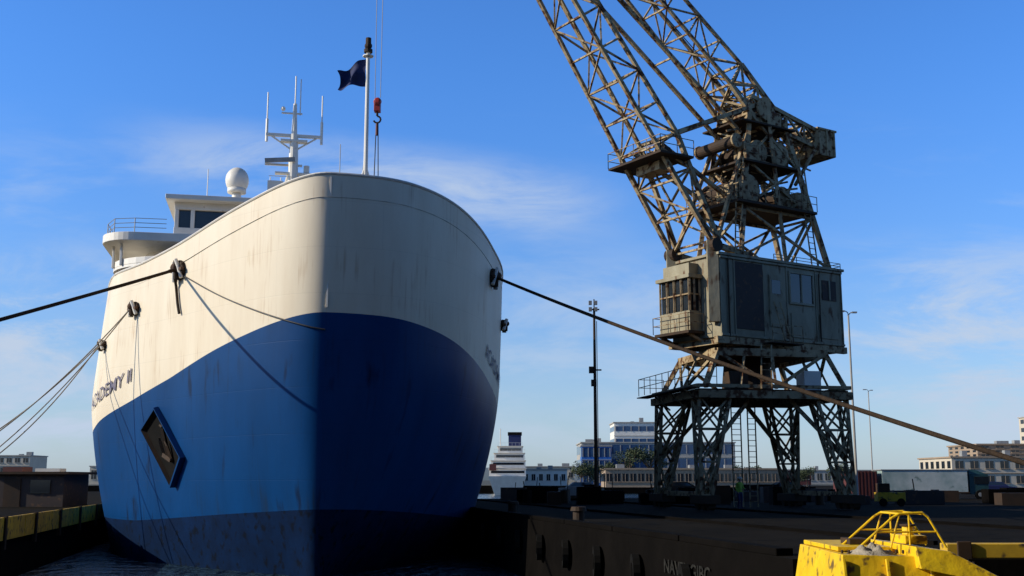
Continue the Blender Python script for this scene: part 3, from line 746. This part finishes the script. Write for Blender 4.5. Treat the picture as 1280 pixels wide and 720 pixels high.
# ------------------------------------------------------------------ lamp posts
def floodmast(x,y,h,name):
    mb=MB(); mb.cyl((x,y,ZG),(x,y,h),.16,'darksteel',.09,n=10); mb.box(x-.3,x+.3,y-.3,y+.3,ZG,ZG+.4,'concrete')
    mb.beam((x-.4,y,h-.1),(x+.4,y,h-.1),.1,'darksteel')
    for dx in(-.3,.12):
        for dz in(-.1,.4): mb.box(x+dx-.12,x+dx+.12,y-.25,y+.05,h+dz-.15,h+dz+.15,'grey')
    mb.beam((x,y,h),(x,y,h+.7),.08,'darksteel')
    mb.box(x-.45,x-.1,y-.2,y+.1,8.0,8.5,'darksteel'); mb.box(x-.3,x+.1,y-.3,y,7.0,7.5,'darksteel'); mb.box(x-.12,x+.5,y-.1,y+.1,8.2,8.3,'darksteel')
    mb.beam((x+.18,y,ZG),(x+.18,y,h-1),.05,'darksteel')
    mb.obj(name)
floodmast(6.3,85,13.0,'floodlight_mast')
def lamp(x,y,h):
    mb=MB(); mb.cyl((x,y,ZG),(x,y,h),.11,'concrete',.07,n=10); 
    mb.tube([V((x,y,h)),V((x-.03,y,h+.2)),V((x-.2,y,h+.32)),V((x-.4,y,h+.34))],.04,'grey'); mb.box(x-.8,x-.3,y-.13,y+.13,h+.26,h+.38,'grey'); mb.tube([V((x,y,h)),V((x+.2,y,h+.2)),V((x+.4,y,h+.22))],.04,'grey'); mb.box(x+.3,x+.7,y-.12,y+.12,h+.16,h+.28,'grey')
    mb.obj('street_lamp')
lamp(27.3,90,13.2); lamp(54,170,13.2); lamp(75,260,11)

# ------------------------------------------------------------------ buildings
def building(name,x0,x1,y0,y1,z1,floors,cols,kw,kg='glass',band=False,roofk='concrete',z0=ZG,ww=.6,wh=.5):
    e=empty(name); mb=MB(); mb.box(x0,x1,y0,y1,z0,z1,kw); mb.box(x0-.3,x1+.3,y0-.3,y1+.3,z1,z1+.35,roofk)
    mb.obj('walls',e)
    g=MB(); fh=(z1-z0)/floors; cw=(x1-x0)/cols; dn=max(1,int((y1-y0)/cw)); dw=(y1-y0)/dn
    for f in range(floors):
        zc=z0+fh*(f+.55); h=fh*wh/2
        if band:
            g.box(x0+.4,x1-.4,y0-.06,y0-.02,zc-h,zc+h,kg); g.box(x0-.06,x0-.02,y0+.4,y1-.4,zc-h,zc+h,kg)
            for c in range(cols+1): 
                x=x0+.4+(x1-x0-.8)*c/cols; g.box(x-.12,x+.12,y0-.16,y0-.062,zc-h,zc+h,roofk)
        else:
            for c in range(cols):
                xc=x0+cw*(c+.5); g.box(xc-cw*ww/2,xc+cw*ww/2,y0-.05,y0-.02,zc-h,zc+h,kg)
                g.box(xc-cw*ww/2-.1,xc+cw*ww/2+.1,y0-.22,y0-.02,zc-h-.18,zc-h-.01,roofk)
                g.box(xc-.06,xc+.06,y0-.09,y0-.052,zc-h,zc+h,roofk)
            for c in range(dn):
                yc=y0+dw*(c+.5); g.box(x0-.05,x0-.02,yc-dw*ww/2,yc+dw*ww/2,zc-h,zc+h,kg)
        if f<floors-1: g.box(x0-.12,x1+.12,y0-.18,y0-.0,z0+fh*(f+1)-.22,z0+fh*(f+1)-.04,roofk)
    g.obj('windows',e)
    r=MB(); 
    for i in range(max(2,cols//4)):
        x=random.uniform(x0+1,x1-3); y=random.uniform(y0+1,y1-2); r.box(x,x+random.uniform(1,3),y,y+1.5,z1+.35,z1+.35+random.uniform(.6,1.6),'grey')
    r.obj('roof_units',e)
    return e
f=350
building('office_building',21.5,69,f,f+25,11.3,3,16,'concrete','blueglass',band=True,wh=.62)
building('office_building',32,45,f+3,f+18,17.6,5,5,'white','blueglass',band=True,wh=.4)
building('glass_building',21,30,f-8,f-1,10.0,3,5,'bluepanel','blueglass',band=True,wh=.7)
building('port_terminal',21,60,255,268,2.3,1,22,'tan','glass',wh=.45,ww=.75,roofk='tan')
building('port_terminal',3,16,330,338,2.8,1,6,'white','glass',wh=.4,ww=.5)
building('warehouse',-1,22,400,420,4.5,1,9,'cream','glass',wh=.3,ww=.5)
building('arcade_building',97,150,250,270,4.8,2,16,'cream','glass',wh=.5,ww=.55,roofk='tan')
building('arcade_building',108,150,262.5,280,8,3,12,'tan','glass',wh=.5,ww=.5,z0=5.2,roofk='tan')
building('tower_block',171,188,365,380,20.5,8,4,'cream','glass',wh=.5,ww=.5)
building('warehouse',75,100,380,400,3.2,1,10,'redbrown','glass',wh=.3,ww=.5)
for i,(x,wd,h,k) in enumerate([(-160,26,5,'cream'),(-128,18,7,'tan'),(-260,30,6,'concrete'),(-205,22,9,'cream'),(112,30,3.5,'concrete'),(60,16,4,'white'),(210,40,8,'tan'),(260,30,10,'cream'),(-330,40,7,'tan')]):
    building('town_house',x,x+wd,430,446,h,max(1,int(h/3)),int(wd/3),k)
# unseen building-shaped blockers, added behind and right of camera to cut sky fill
building('dockyard_shed',-60,90,-60,-14,26,4,24,'rustpanel','glass',roofk='darksteel')
building('dockyard_shed',30,90,-10,21,27,5,10,'rustpanel','glass',roofk='darksteel')
vs=[];n=160; mb=MB()
for i in range(n+1):
    x=-5000+10000*i/n; h=26+30*math.sin(i*.21+1)*math.sin(i*.067)+8*math.sin(i*.9)+6*random.random(); h=max(4,h)
    vs+=[(x,5200,ZG-1),(x,5500,h),(x,6500,ZG-1)]
fs=[]
for i in range(n): a=3*i; fs+=[(a,a+3,a+4,a+1),(a+1,a+4,a+5,a+2)]
mb.add(vs,fs,'hills'); mb.obj('hills',smooth=True)
sh=empty('dock_shed'); mb=MB()
mb.box(-31.5,-27.2,69,73,ZG,.35,'rustpanel'); mb.box(-31.9,-26.8,68.6,73.4,.35,.5,'darksteel'); mb.box(-30.8,-29.8,68.94,68.995,ZG,.1,'darksteel')
mb.box(-29.2,-28.0,68.94,68.995,-.8,0,'glass'); mb.box(-29.0,-27.5,69,70,.5,.7,'white'); mb.box(-31.2,-30,69.5,71,.5,.8,'redbrown')
mb.obj('walls',sh)
mb=MB(); mb.box(-36.5,-32.6,72,75,ZG,-.1,'redbrown'); 
for i in range(12): mb.box(-36.4+i*.33,-36.25+i*.33,71.93,71.995,ZG+.1,-.2,'redbrown')
mb.obj('shipping_container')
tr=empty('semi_trailer_truck'); mb=MB()
y=97; mb.box(31.6,38.9,y,y+2.5,-1.0,.82,'trailer'); mb.box(31.5,39.0,y-.05,y+2.55,.82,.9,'grey'); mb.box(31.5,39.0,y-.05,y+2.55,-1.12,-1.0,'darksteel')
mb.box(39.1,40.7,y+.1,y+2.4,-1.2,.5,'teal'); mb.box(39.5,40.75,y+.06,y+.099,-.35,.3,'glass'); mb.hexa([V(p) for p in((39.1,y+.2,.5),(40.6,y+.2,.5),(40.6,y+2.3,.5),(39.1,y+2.3,.5),(39.1,y+.3,.92),(39.8,y+.3,.84),(39.8,y+2.2,.84),(39.1,y+2.2,.92))],'teal')
for x in(32.5,33.5,34.5,39.9): mb.cyl((x,y-.02,-1.22),(x,y+.3,-1.22),.38,'black',n=18); mb.cyl((x,y-.04,-1.22),(x,y-.02,-1.22),.18,'grey',n=12)
mb.obj('body',tr,bevel=.03)
mb=MB(); mb.box(29.1,31.2,y,y+6,ZG,.75,'redbrown')
for i in range(7): mb.box(29.2+i*.3,29.32+i*.3,y-.05,y-.003,ZG+.1,.7,'redbrown')
mb.obj('shipping_container')
def car(x,y,key,L_=4.2,rev=1):
    e=empty('parked_car'); mb=MB()
    prof=[(0,.35),(0,.8),(.25,.9),(1.05,.98),(1.65,1.42),(3.0,1.45),(3.75,1.0),(4.15,.9),(4.2,.4)]
    n=len(prof)
    vs=[(x+rev*a,y+(.12 if b>1.1 else 0),ZG+b) for a,b in prof]+[(x+rev*a,y+1.7-(.12 if b>1.1 else 0),ZG+b) for a,b in prof]
    fs=[tuple(range(n)),tuple(range(2*n-1,n-1,-1))]+[(i,(i+1)%n,n+(i+1)%n,n+i) for i in range(n)]
    mb.add(vs,fs,key)
    mb.add([(x+rev*a,y+.02 if b<1.1 else y+.08,ZG+b) for a,b in((1.25,1.02),(1.72,1.36),(2.9,1.38),(3.5,1.04))],[(0,1,2,3)],'glass')
    for a in(.85,3.3): mb.cyl((x+rev*a,y-.03,ZG+.32),(x+rev*a,y+.2,ZG+.32),.32,'black',n=14); mb.cyl((x+rev*a,y+1.5,ZG+.32),(x+rev*a,y+1.73,ZG+.32),.32,'black',n=14); mb.cyl((x+rev*a,y-.05,ZG+.32),(x+rev*a,y-.031,ZG+.32),.18,'grey',n=12)
    mb.obj('body',e,bevel=.03)
car(3.4,93,'grey'); car(21,96,'darksteel'); car(12,97,'darksteel'); car(50,112,'navy',rev=-1)
random.seed(3)
mb=MB()
for i in range(90):
    x=random.uniform(0,60); yv=random.uniform(74,100)
    if 26<x<50 and yv>86: continue
    h=random.uniform(.4,1.3); s_=random.uniform(.4,1.8); k=random.choice(['darksteel','quaywall','quaywall','black','rustpanel'])
    if random.random()<.3: mb.cyl((x,yv,ZG),(x,yv,ZG+.9),.3,k,n=12)
    else: mb.box(x-s_,x+s_,yv-.6,yv+.6,ZG,ZG+h,k)
    if random.random()<.35: mb.beam((x,yv,ZG),(x+random.uniform(-.3,.3),yv,ZG+random.uniform(1.2,2.2)),.06,'darksteel')
mb.obj('stacked_cargo')
for k in(-6,6,18,30): 
    p=V((.35,49,0))+AX*k+RT*.95; bollard(p.x,p.y)
mb=MB(); mb.box(22.5,24.2,70,70.8,ZG+.3,-.75,'yellowold'); mb.box(22.6,23.3,70.1,70.7,-.75,-.2,'darksteel')
for x in(22.8,23.9): mb.cyl((x,69.95,ZG+.25),(x,70.1,ZG+.25),.25,'black',n=12)
mb.obj('generator_cart',bevel=.03)
# ------------------------------------------------------------------ distant ferry
fe=empty('ferry_ship'); mb=MB(); X0,Y0=-6.2,300
def fb(x0,x1,y0,y1,z0,z1,k): mb.box(X0+x0,X0+x1,Y0+y0,Y0+y1,z0,z1,k)
mb.hexa([V(p) for p in((X0+2,Y0,ZW-1),(X0+8,Y0,ZW-1),(X0+9,Y0+50,ZW-1),(X0+1,Y0+50,ZW-1),(X0,Y0-3,1),(X0+10,Y0-3,1),(X0+10.5,Y0+50,1),(X0-.5,Y0+50,1))],'white')
for i,(z,ins,st,rt) in enumerate([(1,.1,2,.1),(3.2,.6,4,.2),(5.2,1.4,6,.4),(7.1,2.4,8,.9)]):
    fb(ins,10-rt,st,45-i*3,z,z+1.9,'white'); fb(ins-.3,10.2-rt,st-.6,45-i*3,z+1.9,z+2.05,'white')
    fb(ins+.5,9.6-rt,st-.06,st-.01,z+.8,z+1.4,'glass')
    for q_ in range(8): mb.beam((X0+ins+q_*(10-ins-rt)/7,Y0+st-.5,z+2.1),(X0+ins+q_*(10-ins-rt)/7,Y0+st-.5,z+2.9),.05,'white')
    mb.beam((X0+ins,Y0+st-.5,z+2.9),(X0+10-rt,Y0+st-.5,z+2.9),.05,'white')
fb(5.2,8.8,20,26,9,12.6,'navy'); fb(5.0,9.0,19.8,26.2,12.6,13.4,'black'); mb.cyl((X0+3,Y0+12,9),(X0+3,Y0+12,14),.15,'white',n=6)
fb(.2,2,1,1.9,2.5,4.2,'redbrown')
mb.obj('hull',fe)
# ------------------------------------------------------------------ trees
def tree(x,y,h,r,name='broadleaf_tree',n=1500,seed=1):
    rd=random.Random(seed); e=empty(name); mb=MB()
    mb.cyl((x,y,ZG),(x+.1,y,ZG+h*.45),.04*h,'bark',.025*h,n=8)
    cl=[]
    for i in range(9):
        a=rd.uniform(0,6.28); q=V((x+math.cos(a)*r*rd.uniform(.2,.8),y+math.sin(a)*r*.7,ZG+h*rd.uniform(.5,.92)))
        mb.cyl((x+.1,y,ZG+h*.4),q,.018*h,'bark',.006*h,n=6); cl.append((q,r*rd.uniform(.3,.5)))
    mb.obj('trunk',e)
    m2=MB()
    for i in range(n):
        c,rr=rd.choice(cl); d=V((rd.gauss(0,1),rd.gauss(0,1),rd.gauss(0,.8))).normalized()*rr*rd.uniform(.5,1.1); p=c+d
        s_=rd.uniform(.04,.09)*r*.9; a=V((rd.uniform(-1,1),rd.uniform(-1,1),rd.uniform(-1,1))).normalized(); b=a.orthogonal().normalized()
        m2.add([p-a*s_,p+b*s_*.6,p+a*s_,p-b*s_*.6],[(0,1,2,3)],'leaf')
    m2.obj('crown',e)
tree(31,300,10.0,4.0,seed=1); tree(36.5,302,11.0,4.5,seed=2); tree(26,298,6,3,seed=3)
tree(14.5,240,5.0,3.0,seed=4); tree(17.5,242,4.5,2.6,seed=5); tree(58,300,5,3.5,seed=6); tree(66,310,5,4,seed=7); tree(84,290,5.5,4,seed=8); tree(74,285,4.6,3,seed=9)
# ------------------------------------------------------------------ worker
def worker(x,y,yaw,z0=ZG):
    e=empty('dock_worker')
    J={'pel':(0,0,.95,.145),'wai':(0,0,1.1,.13),'che':(0,-.02,1.32,.155),'nk':(0,-.01,1.5,.06),'hd':(0,-.03,1.58,.085),'ht':(0,-.03,1.72,.09),
     'hl':(-.1,0,.9,.095),'kl':(-.12,-.06,.5,.065),'al':(-.13,.02,.1,.045),'tl':(-.14,-.14,.04,.04),
     'hr':(.1,0,.9,.095),'kr':(.13,-.02,.5,.065),'ar':(.15,.08,.1,.045),'tr':(.17,-.09,.04,.04),
     'sl':(-.2,-.01,1.43,.06),'el':(-.27,.03,1.15,.045),'wl':(-.25,-.12,.93,.032),'fl':(-.24,-.17,.86,.035),
     'sr':(.2,-.01,1.43,.06),'er':(.28,-.02,1.16,.045),'wr':(.2,-.24,1.1,.032),'fr':(.16,-.3,1.1,.035)}
    ks=list(J); E_=[('pel','wai'),('wai','che'),('che','nk'),('nk','hd'),('hd','ht'),('pel','hl'),('hl','kl'),('kl','al'),('al','tl'),('pel','hr'),('hr','kr'),('kr','ar'),('ar','tr'),('che','sl'),('sl','el'),('el','wl'),('wl','fl'),('che','sr'),('sr','er'),('er','wr'),('wr','fr')]
    me=bpy.data.meshes.new('body'); me.from_pydata([J[k][:3] for k in ks],[(ks.index(a),ks.index(b)) for a,b in E_],[])
    o=bpy.data.objects.new('body',me); sc.collection.objects.link(o)
    md_=o.modifiers.new('s','SKIN'); 
    for i,k in enumerate(ks): me.skin_vertices[0].data[i].radius=(J[k][3],)*2; me.skin_vertices[0].data[i].use_root=(i==0)
    o.modifiers.new('ss','SUBSURF').levels=2
    bpy.context.view_layer.update()
    m2=bpy.data.meshes.new_from_object(o.evaluated_get(bpy.context.evaluated_depsgraph_get()))
    o.modifiers.clear(); o.data=m2; m2.materials.clear()
    for k in('navy','hivis','skin','white'): m2.materials.append(M[k])
    for p in m2.polygons:
        c=p.center; p.use_smooth=True
        hand=(abs(c.x)>.14 and .8<c.z<1.16 and c.y<-.2) or (c.x<-.18 and c.z<.93 and c.z>.8)
        p.material_index=3 if c.z>1.68 else 2 if (c.z>1.49 or hand) else 1 if c.z>.93 else 0
    o.parent=e; e.location=(x,y,z0); e.rotation_euler=(0,0,yaw)
    mb=MB(); mb.cyl((0,-.04,1.68),(0,-.04,1.70),.15,'white',n=16); mb.sphere((0,-.03,1.70),.115,'white',12,.9); h=mb.obj('helmet',e,smooth=True)
worker(12.8,64,.6)

sc.view_settings.view_transform='Standard'; sc.view_settings.look='None'; sc.view_settings.exposure=0
